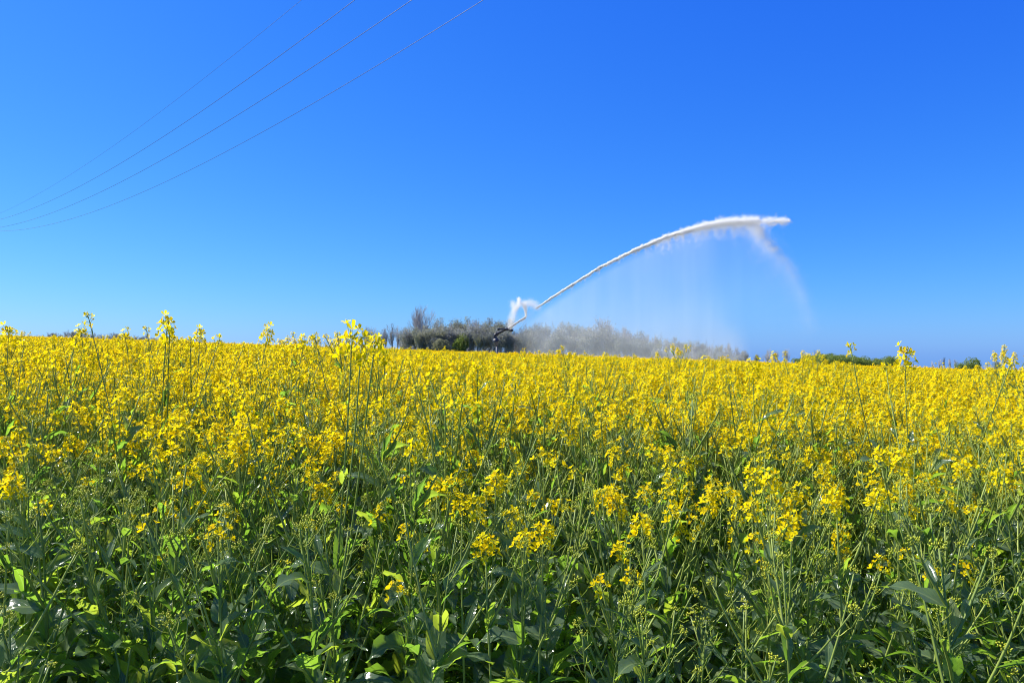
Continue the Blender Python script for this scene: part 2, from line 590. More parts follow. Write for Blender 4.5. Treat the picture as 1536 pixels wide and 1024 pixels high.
# far patches: 2 x 2 m of simplified plant tops
def patch(nplants, seed):
    mb = MB()
    for _ in range(nplants):
        x, y = R.uniform(-1, 1), R.uniform(-1, 1)
        H = min(R.gauss(1.26, 0.075), 1.45)
        if R.random() < 0.03: H += R.uniform(0.04, 0.2)
        nh = R.randint(4, 6)
        for k in range(nh):
            dx, dy = R.gauss(0, 0.07), R.gauss(0, 0.07)
            hz = H - abs(R.gauss(0, 0.09)) if k else H
            tip = Vector((x + dx, y + dy, hz))
            mb.tube([Vector((x + dx * 0.3, y + dy * 0.3, hz - 0.35)), Vector((x + dx * 0.8, y + dy * 0.8, hz - 0.14)), tip], [0.004, 0.003, 0.0015], STEM, 3, R.random(), cap=False)
            for j in range(10):
                th, ph = R.uniform(0, 2 * PI), R.uniform(0.1, 1.7)
                d = Vector((math.cos(th) * math.sin(ph), math.sin(th) * math.sin(ph), math.cos(ph)))
                c = tip + Vector((0, 0, -0.014)) + d * R.uniform(0.012, 0.03)
                a, b, n = frame(d + Vector((0, 0, 0.3)) + rvec(0.4))
                s = R.uniform(0.008, 0.0125)
                i0 = len(mb.v)
                for u_, v_ in ((-1, -1), (1, -1), (1, 1), (-1, 1)):
                    mb.v.append(c + (a * u_ + b * v_) * s + n * R.uniform(-0.003, 0.003))
                mb.face((i0, i0 + 1, i0 + 2, i0 + 3), PETAL, None, min(1, max(0, R.gauss(0.5, 0.25))))
            bud_piece(mb, tip + Vector((0, 0, 0.006)), Vector((0, 0, 1)), 0.006, 0.016, R.uniform(0.2, 0.7))
        for k in range(7):
            az, L = R.uniform(0, 6.3), R.uniform(0.07, 0.14)
            b0 = Vector((x, y, H - R.uniform(0.16, 0.5)))
            d = Vector((math.cos(az), math.sin(az), R.uniform(-0.3, 0.8))).normalized()
            s = Vector((-math.sin(az), math.cos(az), 0)) * L * 0.17
            i0 = len(mb.v)
            mb.v += [b0, b0 + d * L * 0.5 + s, b0 + d * L, b0 + d * L * 0.5 - s]
            mb.face((i0, i0 + 1, i0 + 2, i0 + 3), LEAF, [(0, .5), (.5, 1), (1, .5), (.5, 0)], R.random())
    # the shaded lower storey, leaf on leaf
    return mb


protos = [merged(v[1]) for v in VAR] + [patch(110, s) for s in range(4)]
NV = len(VAR)
cp = []
for i, q in enumerate(pos):
    if i not in near:
        cp.append((q[0], q[1], ground_z(q[0], q[1]) - 0.01, q[5], q[6], q[4], q[2], q[2], q[3], q[7]))
yy = 20.6
while yy < 125:
    half = yy * 0.80 + 3
    nx = int(2 * half / 1.9)
    for i in range(nx + 1):
        x = -half + i * 1.9 + R.uniform(-0.15, 0.15)
        s = R.uniform(0.97, 1.04)
        cp.append((x, yy + R.uniform(-0.15, 0.15), ground_z(x, yy), 0, math.atan(-SLOPE), R.choice((0, PI / 2, PI, 1.5 * PI)), 1.0, 1.0, s, NV + R.randrange(4)))
    yy += 1.9


def build_crop(protos, pts):
    allv = MB()
    fproto = []
    for k, p in enumerate(protos):
        allv.add(p)
        fproto += [k] * len(p.f)
    nvp = len(allv.v)
    me = bpy.data.meshes.new('rape_crop')
    me.from_pydata([tuple(v) for v in allv.v] + [(p[0], p[1], p[2]) for p in pts], [], allv.f)
    for m in MATS: me.materials.append(m)
    me.polygons.foreach_set('material_index', allv.m)
    me.polygons.foreach_set('use_smooth', [True] * len(allv.f))
    ul = me.uv_layers.new(name='UVMap')
    ul.data.foreach_set('uv', [c for u in allv.uv for p in u for c in p])
    me.attributes.new('rnd', 'FLOAT', 'FACE').data.foreach_set('value', allv.r)
    me.attributes.new('proto', 'INT', 'FACE').data.foreach_set('value', fproto)
    me.attributes.new('pk', 'INT', 'POINT').data.foreach_set('value', [-1] * nvp + [p[9] for p in pts])
    me.attributes.new('rot', 'FLOAT_VECTOR', 'POINT').data.foreach_set('vector', [0.0] * (3 * nvp) + [c for p in pts for c in p[3:6]])
    me.attributes.new('scl', 'FLOAT_VECTOR', 'POINT').data.foreach_set('vector', [1.0] * (3 * nvp) + [c for p in pts for c in p[6:9]])
    me.update()
    o = bpy.data.objects.new('rape_crop', me)
    link(o)
    ng = bpy.data.node_groups.new('crop', 'GeometryNodeTree')
    ng.interface.new_socket('Geometry', in_out='INPUT', socket_type='NodeSocketGeometry')
    ng.interface.new_socket('Geometry', in_out='OUTPUT', socket_type='NodeSocketGeometry')
    nn, L = ng.nodes, ng.links
    gi, go = nn.new('NodeGroupInput'), nn.new('NodeGroupOutput')

    def attr(name, dt):
        a = nn.new('GeometryNodeInputNamedAttribute')
        a.data_type = dt
        a.inputs['Name'].default_value = name
        return a.outputs['Attribute']

    def eq(sock, k):
        c = nn.new('FunctionNodeCompare')
        c.data_type = 'INT'
        c.operation = 'EQUAL'
        L.new(sock, c.inputs[2])
        c.inputs[3].default_value = k
        return c.outputs[0]
    aproto, apk, arot, ascl = attr('proto', 'INT'), attr('pk', 'INT'), attr('rot', 'FLOAT_VECTOR'), attr('scl', 'FLOAT_VECTOR')
    join = nn.new('GeometryNodeJoinGeometry')
    used = {p[9] for p in pts}
    for k in range(len(protos)):
        if k not in used: continue
        s1 = nn.new('GeometryNodeSeparateGeometry'); s1.domain = 'FACE'
        L.new(gi.outputs[0], s1.inputs[0]); L.new(eq(aproto, k), s1.inputs[1])
        # loose points carry no face, so this keeps the prototype's faces only
        s2 = nn.new('GeometryNodeSeparateGeometry'); s2.domain = 'POINT'
        L.new(gi.outputs[0], s2.inputs[0]); L.new(eq(apk, k), s2.inputs[1])
        ip = nn.new('GeometryNodeInstanceOnPoints')
        L.new(s2.outputs[0], ip.inputs['Points'])
        L.new(s1.outputs[0], ip.inputs['Instance'])
        L.new(arot, ip.inputs['Rotation'])
        L.new(ascl, ip.inputs['Scale'])
        L.new(ip.outputs[0], join.inputs[0])
    L.new(join.outputs[0], go.inputs[0])
    md = o.modifiers.new('crop', 'NODES')
    md.node_group = ng
    return o


crop = build_crop(protos, cp)
tag(crop, 'dense yellow mass of flowering rape reaching back to the skyline', 'crop', kind='stuff')


# ------------------------------------------------------------------ ground
def sheet(name, x0, x1, y0, y1, nx, ny, dz, mat, bump=0.0):
    vs, fs = [], []
    for j in range(ny + 1):
        for i in range(nx + 1):
            x, y = x0 + (x1 - x0) * i / nx, y0 + (y1 - y0) * j / ny
            vs.append((x, y, ground_z(x, y) + dz + (R.uniform(-bump, bump) if bump else 0)))
    for j in range(ny):
        for i in range(nx):
            a = j * (nx + 1) + i
            fs.append((a, a + 1, a + nx + 2, a + nx + 1))
    me = bpy.data.meshes.new(name)
    me.from_pydata(vs, [], fs)
    me.materials.append(mat)
    o = bpy.data.objects.new(name, me)
    return link(o)


def ground_mat(name, pts, scale):
    m, nt, out = new_mat(name)
    tc = N(nt, 'ShaderNodeTexCoord').outputs['Object']
    nz = N(nt, 'ShaderNodeTexNoise')
    nz.inputs['Scale'].default_value = scale
    nz.inputs['Detail'].default_value = 8
    nt.links.new(tc, nz.inputs['Vector'])
    c = ramp(nt, pts, nz.outputs[0]).outputs[0]
    p = N(nt, 'ShaderNodeBsdfPrincipled')
    p.inputs['Roughness'].default_value = 0.95
    nt.links.new(c, p.inputs['Base Color'])
    b = N(nt, 'ShaderNodeBump')
    b.inputs['Distance'].default_value = 0.03
    nt.links.new(nz.outputs[0], b.inputs['Height'])
    nt.links.new(b.outputs[0], p.inputs['Normal'])
    nt.links.new(p.outputs[0], out.inputs[0])
    return m


tag(sheet('ground', -4000, 4000, -400, 5000, 40, 40, -0.03, ground_mat('pasture', [(0.3, (0.05, 0.09, 0.02)), (0.7, (0.09, 0.12, 0.04))], 0.4)),
    'green pasture beyond the crop', 'ground', kind='structure')
tag(sheet('field_soil', -110, 110, EDGE - 0.5, 128, 60, 60, 0.0, ground_mat('soil', [(0.3, (0.05, 0.035, 0.022)), (0.7, (0.11, 0.08, 0.05))], 9)),
    'bare brown soil under the rape plants', 'soil', kind='structure')


# ------------------------------------------------------------------ trees
def wood_mat(name, c0, c1):
    m, nt, out = new_mat(name)
    nz = N(nt, 'ShaderNodeTexNoise')
    nz.inputs['Scale'].default_value = 3
    nt.links.new(N(nt, 'ShaderNodeTexCoord').outputs['Object'], nz.inputs['Vector'])
    p = N(nt, 'ShaderNodeBsdfPrincipled')
    p.inputs['Roughness'].default_value = 0.9
    nt.links.new(ramp(nt, [(0.3, c0), (0.7, c1)], nz.outputs[0]).outputs[0], p.inputs['Base Color'])
    nt.links.new(p.outputs[0], out.inputs[0])
    return m


M_BARK = wood_mat('bark', (0.20, 0.19, 0.18), (0.32, 0.30, 0.28))  # bark and twig greys lightened in the colour, standing in for distance haze
M_TWIG = wood_mat('twig', (0.34, 0.32, 0.30), (0.50, 0.47, 0.44))
M_PALE = wood_mat('pale_twig', (0.38, 0.36, 0.33), (0.55, 0.52, 0.48))


def foliage_mat(name, pts, tr):
    m, nt, out = new_mat(name)
    rnd = N(nt, 'ShaderNodeAttribute', attribute_name='rnd').outputs['Fac']
    leafy(nt, out, ramp(nt, pts, rnd).outputs[0], tr, 0.35, 0.6, 0.3)
    return m


M_OLIVE = foliage_mat('olive_buds', [(0, (0.18, 0.19, 0.11)), (1, (0.28, 0.28, 0.17))], (0.38, 0.38, 0.20))  # olive, grey and buff tones greyed and lightened to imitate haze over distance
M_GREEN = foliage_mat('green_leaves', [(0, (0.10, 0.15, 0.03)), (1, (0.20, 0.25, 0.06))], (0.30, 0.40, 0.06))
M_DARK = foliage_mat('hazed_green_leaves', [(0, (0.20, 0.21, 0.18)), (1, (0.30, 0.31, 0.27))], (0.34, 0.36, 0.26))  # far-off haze mixed into the leaf colour
M_BUFF = foliage_mat('buff_buds', [(0, (0.20, 0.19, 0.17)), (1, (0.32, 0.29, 0.26))], (0.3, 0.28, 0.24))
TM = [M_BARK, M_TWIG, M_OLIVE, M_GREEN, M_DARK, M_BUFF, M_PALE]


def make_tree(Ht, width, leaf_mat=None, leaf_n=0, levels=4, trunk_frac=0.25, twig=1, spread=0.55, density=1.0, leafsize=0.16):
    trunk, crown = MB(), MB()
    ends = []

    def grow(p, d, L, r, lv, mb):
        n = 4
        pts = [p]
        dd = d.copy()
        for i in range(n):
            dd = (dd + Vector((0, 0, 0.10)) + rvec(0.16)).normalized()
            pts.append(pts[-1] + dd * L / n)
        mb.tube(pts, [r * (1 - 0.5 * i / n) for i in range(n + 1)], 0 if mb is trunk else twig, 5 if lv < 2 else 3, R.random(), cap=False)
        if lv >= levels:
            ends.append(pts[-1]); ends.append(pts[2])
            return
        nb = max(3, int((5 if lv else 9) * density * R.uniform(0.8, 1.2)))
        for k in range(nb):
            q = R.uniform(0.12 if lv == 0 else 0.3, 1.0) if k else 1.0
            x = q * n
            i = min(n - 1, int(x))
            b = pts[i].lerp(pts[i + 1], x - i)
            az = R.uniform(0, 2 * PI)
            o = Vector((math.cos(az), math.sin(az), 0))
            sp_ = spread * R.uniform(0.6, 1.4) * (0.35 if k == 0 else 1)
            nd = (dd + o * sp_ * width + Vector((0, 0, 0.15))).normalized()
            grow(b, nd, L * R.uniform(0.55, 0.78), r * (0.62 if k == 0 else 0.45), lv + 1, crown)
    L0 = Ht * (0.34 + trunk_frac * 0.25)
    grow(Vector((0, 0, -0.2)), Vector((R.uniform(-.06, .06), R.uniform(-.06, .06), 1)), L0, Ht * 0.016 + 0.05, 0, trunk)
    top = max(v.z for v in crown.v)
    s = Ht / top
    for mb in (trunk, crown):
        mb.v = [Vector((v.x * s, v.y * s, v.z * s)) for v in mb.v]
    if leaf_mat is not None:
        for k in range(leaf_n):
            c = R.choice(ends) * s + rvec(leafsize * 3.0)
            a, b, n_ = frame(rvec() + Vector((0, 0, 0.01)))
            ss = leafsize * R.uniform(0.5, 1.2)
            i0 = len(crown.v)
            crown.v += [c - a * ss, c - b * ss * .6, c + a * ss, c + b * ss * .6]
            crown.face((i0, i0 + 1, i0 + 2, i0 + 3), leaf_mat, None, R.random())
    return trunk, crown


def make_bush(w, h, leaf_mat, n, leafsize=0.17):
    trunk, crown = MB(), MB()
    blobs = [(Vector((R.uniform(-.6, .6) * w, R.uniform(-.5, .5) * w, h * R.uniform(0.2, 0.75))), R.uniform(0.22, 0.42)) for _ in range(14)]
    for k in range(6):
        b = R.choice(blobs)[0]
        trunk.tube([Vector((R.uniform(-.2, .2), R.uniform(-.2, .2), -0.1)), b * 0.5 + rvec(0.2), b], [0.09, 0.05, 0.02], 0, 4, R.random())
    for k in range(n):
        b, r = R.choice(blobs)
        d = rvec()
        while d.length > 1: d = rvec()
        d = d.normalized() * (d.length ** 0.4)
        c = b + Vector((d.x * r * w * 1.15, d.y * r * w, d.z * r * h))
        if c.z < 0.05: c.z = abs(c.z)
        a, bb, n_ = frame(rvec() + Vector((0, 0, 0.01)))
        ss = leafsize * R.uniform(0.5, 1.2)
        i0 = len(crown.v)
        crown.v += [c - a * ss, c - bb * ss * .6, c + a * ss, c + bb * ss * .6]
        crown.face((i0, i0 + 1, i0 + 2, i0 + 3), leaf_mat, None, R.random())
    return trunk, crown


TP = {
    'bare_a': make_tree(10, 1.0, 5, 500, 4), 'bare_b': make_tree(10, 0.8, 5, 600, 4, spread=0.5), 'bare_c': make_tree(10, 1.15, 2, 400, 4, spread=0.6),
    'spread': make_tree(10, 0.95, None, 0, 4, 0.5, spread=0.62, density=1.15),
    'olive_a': make_tree(10, 1.0, 2, 2600, 4, spread=0.55), 'olive_b': make_tree(10, 1.1, 2, 3000, 4, spread=0.6),
    'dark_a': make_tree(10, 0.95, 4, 2800, 4, spread=0.55), 'dark_b': make_tree(10, 1.0, 4, 2000, 4, spread=0.55),
    'bush_dark': make_bush(5.0, 6.0, 4, 6500, 0.2), 'bush_green': make_bush(3.2, 5.0, 3, 4500, 0.17), 'bush_olive': make_bush(4.6, 5.6, 2, 6000, 0.18),
    'poplar': make_tree(8, 0.35, None, 0, 3, 0.3, spread=0.5), 'pale': make_tree(8, 0.8, None, 0, 4, 0.2, twig=6, spread=0.55),
    'hedge': make_bush(4.5, 4.2, 3, 6500, 0.16),
}
TREF = {k: (max(v.z for v in c.v)) for k, (t, c) in TP.items()}
TMESH = {k: (t.mesh('trunk', TM), c.mesh('crown', TM, False)) for k, (t, c) in TP.items()}
TOBJ = {}


def place_tree(kind, px, top, D, label, cat='tree', group=None, name='tree', wide=1.0):
    P = at(px, top, D)
    g = ground_z(P.x, P.y)
    Ht = P.z - g
    s = Ht / TREF[kind]
    e = bpy.data.objects.new(name, None)
    link(e)
    e.location = (P.x, P.y, g)
    e.rotation_euler = (0, 0, R.uniform(0, 2 * PI))
    w = s * wide
    e.scale = (w, w, s)
    tag(e, label, cat, group)
    if kind not in TOBJ:
        t = bpy.data.objects.new('trunk', TMESH[kind][0]); c = bpy.data.objects.new('crown', TMESH[kind][1])
        link(t, e); link(c, e)
        TOBJ[kind] = (t, c)
    else:
        for k0 in TOBJ[kind]:
            link(k0.copy(), e)
    return e


# skyline of the wood in photo pixels
SKY = [(470, 512), (500, 503), (545, 489), (560, 491), (585, 492), (606, 486), (625, 480), (655, 479), (672, 477), (685, 474), (700, 477), (715, 481), (735, 480), (750, 478), (770, 482), (800, 487), (830, 484), (850, 486),
       (873, 486), (890, 484), (915, 485), (932, 493), (955, 499), (980, 503), (1005, 508), (1030, 512), (1060, 515), (1095, 519), (1115, 527)]


def skyline(x):
    for (x0, y0), (x1, y1) in zip(SKY, SKY[1:]):
        if x0 <= x <= x1:
            return -4 + y0 + (y1 - y0) * (x - x0) / (x1 - x0)
    return 527


place_tree('spread', 632, 455, 205, 'tallest bare tree with wide open branches at the left end of the wood', group='trees of the wood behind the crop', name='bare_tree', wide=1.0)
place_tree('bush_dark', 638, 492, 190, 'rounded grey green bush at the foot of the tallest bare tree', 'bush', name='bush', wide=0.62)
place_tree('bush_green', 690, 499, 188, 'bright green bush low at the edge of the wood left of the sprinkler', 'bush', name='bush', wide=0.8)
place_tree('bush_olive', 662, 507, 187, 'low olive bush between the rounded grey bush and the bright green bush', 'bush', name='bush', wide=0.9)
place_tree('bare_b', 548, 489, 200, 'small bare grey tree right beside the broadest yellow flower head', group='trees of the wood behind the crop', name='bare_tree', wide=0.9)
place_tree('bare_a', 901, 473, 215, 'large dome shaped bare tree seen through the falling mist', group='trees of the wood behind the crop', name='bare_tree', wide=1.15)
place_tree('olive_a', 694, 480, 200, 'olive budding tree behind the bright green bush', group='trees of the wood behind the crop', name='budding_tree', wide=1.0)


def tlabel(px):
    if px < 610: return 'small bare tree at the thin left end of the wood'
    if px < 740: return 'grey brown tree of the wood between the tallest bare tree and the sprinkler'
    if px < 930: return 'hazy grey tree of the wood behind the falling spray'
    return 'low hazy tree where the wood thins out to the right behind the mist'


x = 556
while x < 1118:
    kinds = ['bare_a', 'bare_b', 'bare_c', 'bare_b'] if x < 610 else (['olive_a', 'dark_b', 'bare_a', 'bare_c', 'dark_a', 'bare_b'] if x < 760 else ['dark_b', 'bare_a', 'bare_c', 'dark_a', 'olive_b', 'bare_b'])
    place_tree(R.choice(kinds), x + R.uniform(-3, 3), skyline(x) + R.uniform(-3, 5) + (9 if 608 < x < 658 else 0), R.uniform(198, 222), tlabel(x), group='trees of the wood behind the crop', name='woodland_tree', wide=R.uniform(0.75, 1.0))
    x += R.uniform(7, 11) * (1.0 if x < 930 else 0.8)
x = 606
while x < 1112:      # lower trees filling the wood's near side
    place_tree(R.choice(['dark_a', 'dark_b', 'olive_a', 'bare_c', 'dark_a']), x, skyline(x) + R.uniform(8, 24), R.uniform(186, 196), ('lower tree in front of the wood, ' + ('left of the sprinkler' if x < 745 else 'behind the falling mist')),
               group='lower trees along the edge of the wood', name='woodland_tree', wide=R.uniform(1.1, 1.6))
    x += R.uniform(6, 10)
# brush at the foot of the wood
mb = MB()
for q in range(32000):
    D_ = R.uniform(204, 214)
    X_ = (R.uniform(600, 1112) - 768) / F * D_
    zz = abs(R.gauss(0, 1.6)) + (0.8 + 0.8 * math.sin(X_ * 0.35) + 0.6 * math.sin(X_ * 0.9))* R.random()
    c = Vector((X_, D_, ground_z(X_, D_) + max(0.05, zz)))
    a, b, n_ = frame(rvec() + Vector((0, 0, 0.01)))
    ss = R.uniform(0.10, 0.24)
    i0 = len(mb.v)
    mb.v += [c - a * ss, c - b * ss * .6, c + a * ss, c + b * ss * .6]
    mb.face((i0, i0 + 1, i0 + 2, i0 + 3), 5 if R.random() < 0.6 else 4, None, R.random())
tag(link(bpy.data.objects.new('undergrowth', mb.mesh('undergrowth', TM, False))), 'grey brown brush filling the foot of the wood', 'undergrowth', kind='stuff')
# left sliver above the crop
px = 2
while px < 345:
    top = np.interp(px, [0, 50, 90, 110, 140, 170, 200, 250, 300, 345], [505, 500, 496, 495, 498, 497, 499, 505, 511, 515]) + R.uniform(-2, 3)
    place_tree(R.choice(['bare_a', 'bare_c', 'dark_b', 'bare_b']), px, float(top), R.uniform(225, 240), 'distant treetop just showing above the crop at far left', group='distant treetops at far left', name='distant_tree', wide=1.7)
    px += R.uniform(6, 10)
# right of the mist
for px, top, k, lab in ((1118, 528, 'dark_a', 'dark tree touching the right edge of the mist column'), (1150, 524, 'bare_c', 'bare rounded tree right of the mist column'),
                        (1163, 527, 'pale', 'pale whitish bare tree beside the rounded bare tree'), (1180, 524, 'pale', 'pale whitish bare tree left of the green hedge'),
                        (1136, 531, 'dark_b', 'small dark tree between the mist column and the rounded bare tree')):
    place_tree(k, px, top - 3, 210, lab, name='tree', group='small trees right of the falling mist')
for i, px in enumerate(range(1200, 1337, 12)):
    place_tree('hedge', px, (536, 533, 531, 529, 530, 531, 531, 533, 535, 540)[i % 10], R.uniform(196, 206), 'green leafy bush in the row beyond the right part of the crop', 'bush', 'green bushes in a row at right', 'bush', wide=0.9)
place_tree('pale', 1224, 523, 212, 'thin bare tree rising above the row of green bushes', name='bare_tree')
for px, top in ((1398, 544), (1409, 541), (1416, 538), (1425, 540), (1433, 541)):
    place_tree('poplar', px, top - 3, 210, 'thin upright bare sapling between the green bush row and the dark bushes at right', group='thin bare saplings at right', name='bare_sapling')
place_tree('bush_green', 1458, 535, 200, 'rounded green bush rightmost but one on the skyline', 'bush', name='bush')
place_tree('bush_green', 1440, 543, 203, 'smaller green bush touching the rounded bush at right', 'bush', name='bush')
place_tree('bush_dark', 1497, 540, 200, 'dark green bush rightmost on the skyline', 'bush', name='bush', wide=0.55)


# ------------------------------------------------------------------ overhead wires
def wire_mat():
    m, nt, out = new_mat('wire')
    p = N(nt, 'ShaderNodeBsdfPrincipled')
    p.inputs['Base Color'].default_value = (0.02, 0.025, 0.04, 1)
    p.inputs['Metallic'].default_value = 0.0
    p.inputs['Roughness'].default_value = 0.5
    nt.links.new(p.outputs[0], out.inputs[0])
    return m


M_WIRE = wire_mat()
a_, k_ = -2.3523, 1 / 1205.7
nx_, ny_ = math.cos(a_), math.sin(a_)
for (d, z0, s0), rad, lab in zip(((-20., 16.8109, -86.5985), (-24.4436, 18.6668, -90.976), (-24.8731, 17.1915, -85.2333), (-29.1038, 17.8331, -88.1903)), (0.007, 0.015, 0.0155, 0.016),
                                 ('thin faint overhead wire, topmost of the four', 'second overhead wire from the top, dark against the sky', 'third overhead wire from the top, dark against the sky', 'lowest of the four overhead wires, flattest at the left edge')):
    mb = MB()
    pts = []
    for i in range(121):
        s = -170 + i * 2.0
        pts.append(Vector((nx_ * d - ny_ * s, ny_ * d + nx_ * s, EYE + z0 + k_ * (s - s0) ** 2)))
    mb.tube(pts, [rad] * len(pts), 0, 6)
    o = link(bpy.data.objects.new('power_line', mb.mesh('power_line', [M_WIRE])))
    tag(o, lab, 'wire', 'overhead wires')


# ------------------------------------------------------------------ sprinkler gun
def metal(name, c, rough=0.45, met=0.7):
    m, nt, out = new_mat(name)
    nz = N(nt, 'ShaderNodeTexNoise')
    nz.inputs['Scale'].default_value = 14
    nt.links.new(N(nt, 'ShaderNodeTexCoord').outputs['Object'], nz.inputs['Vector'])
    p = N(nt, 'ShaderNodeBsdfPrincipled')
    nt.links.new(ramp(nt, [(0.35, [x * 0.8 for x in c]), (0.7, [x * 1.3 for x in c])], nz.outputs[0]).outputs[0], p.inputs['Base Color'])
    p.inputs['Metallic'].default_value = met
    p.inputs['Roughness'].default_value = rough
    nt.links.new(p.outputs[0], out.inputs[0])
    return m


GM = [metal('gun_paint', (0.028, 0.032, 0.042), 0.45, 0.1), metal('galvanised_steel', (0.13, 0.13, 0.135), 0.6, 0.2)]
GD = 42.0
SC = GD / F
gbase = at(746, 530, GD)
gx, gy = gbase.x, gbase.y
gz = ground_z(gx, gy)
gun = link(bpy.data.objects.new('sprinkler_gun', None))
gun.location = (gx, gy, gz)
tag(gun, 'big dark irrigation gun on an upright pipe throwing a jet of water', 'sprinkler')


def G(px, py, dy=0.0):     # gun-local point
    p = at(px, py, GD)
    return Vector((p.x - gx, dy, p.z - gz))


def part(name, mb, mats, parent):
    return link(bpy.data.objects.new(name, mb.mesh(name, mats)), parent)


mb = MB(); top = G(745, 517)
mb.tube([Vector((0, 0, 0.35)), Vector((0, 0, 1.2)), Vector((top.x, 0, top.z))], [0.06, 0.055, 0.055], 1, 12)
riser = part('riser_pipe', mb, GM, gun)
for k in range(3):
    an = k * 2 * PI / 3 + 0.5
    mb = MB()
    mb.tube([Vector((0.05 * math.cos(an), 0.05 * math.sin(an), 0.95)), Vector((0.8 * math.cos(an), 0.8 * math.sin(an), 0.02 + SLOPE * 0.8 * math.cos(an)))], [0.028, 0.028], 1, 8)
    part('leg', mb, GM, gun)
mb = MB()
mb.tube([G(745.2, 519), G(745.0, 516), G(744, 513), G(744, 511.5)], [0.07, 0.10, 0.135, 0.15], 1, 14)
part('reducer_cone', mb, GM, gun)
mb = MB()
mb.tube([G(744, 511.6), G(744, 508.6)], [0.185, 0.185], 0, 16)
mb.tube([G(744, 508.6), G(744, 507.6)], [0.12, 0.11], 0, 12)
part('swivel_flange', mb, GM, gun)
mb = MB()
mb.tube([G(742.5, 508.0), G(741.6, 505.5), G(741.4, 503.4), G(743, 501.5), G(746, 500.2)], [0.07, 0.06, 0.058, 0.062, 0.068], 0, 12)
mb.tube([G(744.5, 508.5), G(744.5, 504), G(746, 501.5)], [0.06, 0.05, 0.045], 1, 10)
part('elbow', mb, GM, gun)
mb = MB()
mb.tube([G(745, 500.8), G(750, 498.4), G(756, 495.6), G(759.5, 493.8)], [0.085, 0.072, 0.058, 0.05], 0, 12)
mb.tube([G(745.2, 500.7), G(746.2, 500.2)], [0.135, 0.135], 0, 12)
barrel = part('barrel', mb, GM, gun)
mb = MB()
mb.tube([G(759.3, 494.0), G(760.3, 493.4), G(762.5, 492.4)], [0.085, 0.085, 0.045], 0, 12)
part('nozzle', mb, GM, barrel)
mb = MB()
mb.tube([G(747, 493.8, -0.09), G(752, 493.6, -0.09), G(757, 493.6, -0.09), G(761, 494.4, -0.09), G(765, 495.4, -0.05)], [0.05, 0.045, 0.045, 0.03, 0.025], 0, 10)
mb.tube([G(746.4, 493.8, -0.09), G(749.0, 493.8, -0.09)], [0.07, 0.07], 0, 10)
mb.tube([G(754, 495.2, -0.09), G(754, 493.6, -0.09)], [0.035, 0.035], 0, 8)
arm = part('drive_arm', mb, GM, gun)
mb = MB()
mb.tube([G(764.2, 495.2), G(765.4, 495.1), G(768.5, 495.5), G(770, 495.6)], [0.02, 0.075, 0.075, 0.03], 0, 10)
part('deflector_spoon', mb, GM, arm)


# ------------------------------------------------------------------ water
def water_mat(name, c, tf, clear=0.4):
    m, nt, out = new_mat(name)
    d = N(nt, 'ShaderNodeBsdfDiffuse')
    t = N(nt, 'ShaderNodeBsdfTranslucent')
    d.inputs[0].default_value = t.inputs[0].default_value = (c, c, c * 0.97, 1)
    mx = N(nt, 'ShaderNodeMixShader')
    mx.inputs[0].default_value = tf
    nt.links.new(d.outputs[0], mx.inputs[1]); nt.links.new(t.outputs[0], mx.inputs[2])
    tr = N(nt, 'ShaderNodeBsdfTransparent')
    m2 = N(nt, 'ShaderNodeMixShader')
    m2.inputs[0].default_value = clear
    nt.links.new(mx.outputs[0], m2.inputs[1]); nt.links.new(tr.outputs[0], m2.inputs[2])
    nt.links.new(m2.outputs[0], out.inputs[0])
    return m


M_WATER = water_mat('aerated_water', 0.98, 0.6, 0.5)
OCT_V = np.array([(1, 0, 0), (-1, 0, 0), (0, 1, 0), (0, -1, 0), (0, 0, 1), (0, 0, -1)], float)
OCT_F = np.array([(0, 2, 4), (2, 1, 4), (1, 3, 4), (3, 0, 4), (2, 0, 5), (1, 2, 5), (3, 1, 5), (0, 3, 5)])


def droplets(name, P, r, mat, stretch=None, parent=None):
    n = len(P)
    S = r[:, None] * RN.uniform(0.8, 1.25, (n, 3))
    if stretch is not None: S = S * stretch
    V = OCT_V[None] * S[:, None, :]
    an = RN.uniform(0, 2 * np.pi, n)
    c, s = np.cos(an)[:, None], np.sin(an)[:, None]
    V = np.stack([V[:, :, 0] * c - V[:, :, 1] * s, V[:, :, 0] * s + V[:, :, 1] * c, V[:, :, 2]], 2) + P[:, None, :]
    Fc = (OCT_F[None] + (np.arange(n) * 6)[:, None, None]).reshape(-1)
    me = bpy.data.meshes.new(name)
    me.vertices.add(n * 6); me.vertices.foreach_set('co', V.reshape(-1))
    me.loops.add(len(Fc)); me.loops.foreach_set('vertex_index', Fc.astype(np.int32))
    me.polygons.add(n * 8)
    me.polygons.foreach_set('loop_start', np.arange(0, n * 24, 3, dtype=np.int32))
    me.update(calc_edges=True)
    me.validate()
    me.polygons.foreach_set('use_smooth', np.ones(len(me.polygons), bool))
    me.materials.append(mat)
    return link(bpy.data.objects.new(name, me), parent)


def jet_y(px):
    return GD + (px - 760) * SC * 0.30


def Wp(px, py, dn=0.0):
    """arrays of photo-plane jet coordinates to metres: the jet leaves the gun slightly away from the viewer"""
    y = jet_y(px) + dn
    yc = jet_y(px)
    return np.stack([(px - 768) / F * yc, y, EYE + (HZ - py) / F * yc], 1)


def along(poly, t):
    """poly: rows px, py, w ; t in 0..1 along arc"""
    A = np.array(poly, float)
    L = np.concatenate([[0], np.cumsum(np.hypot(np.diff(A[:, 0]), np.diff(A[:, 1])))])
    L /= L[-1]
    return [np.interp(t, L, A[:, k]) for k in range(A.shape[1])], None


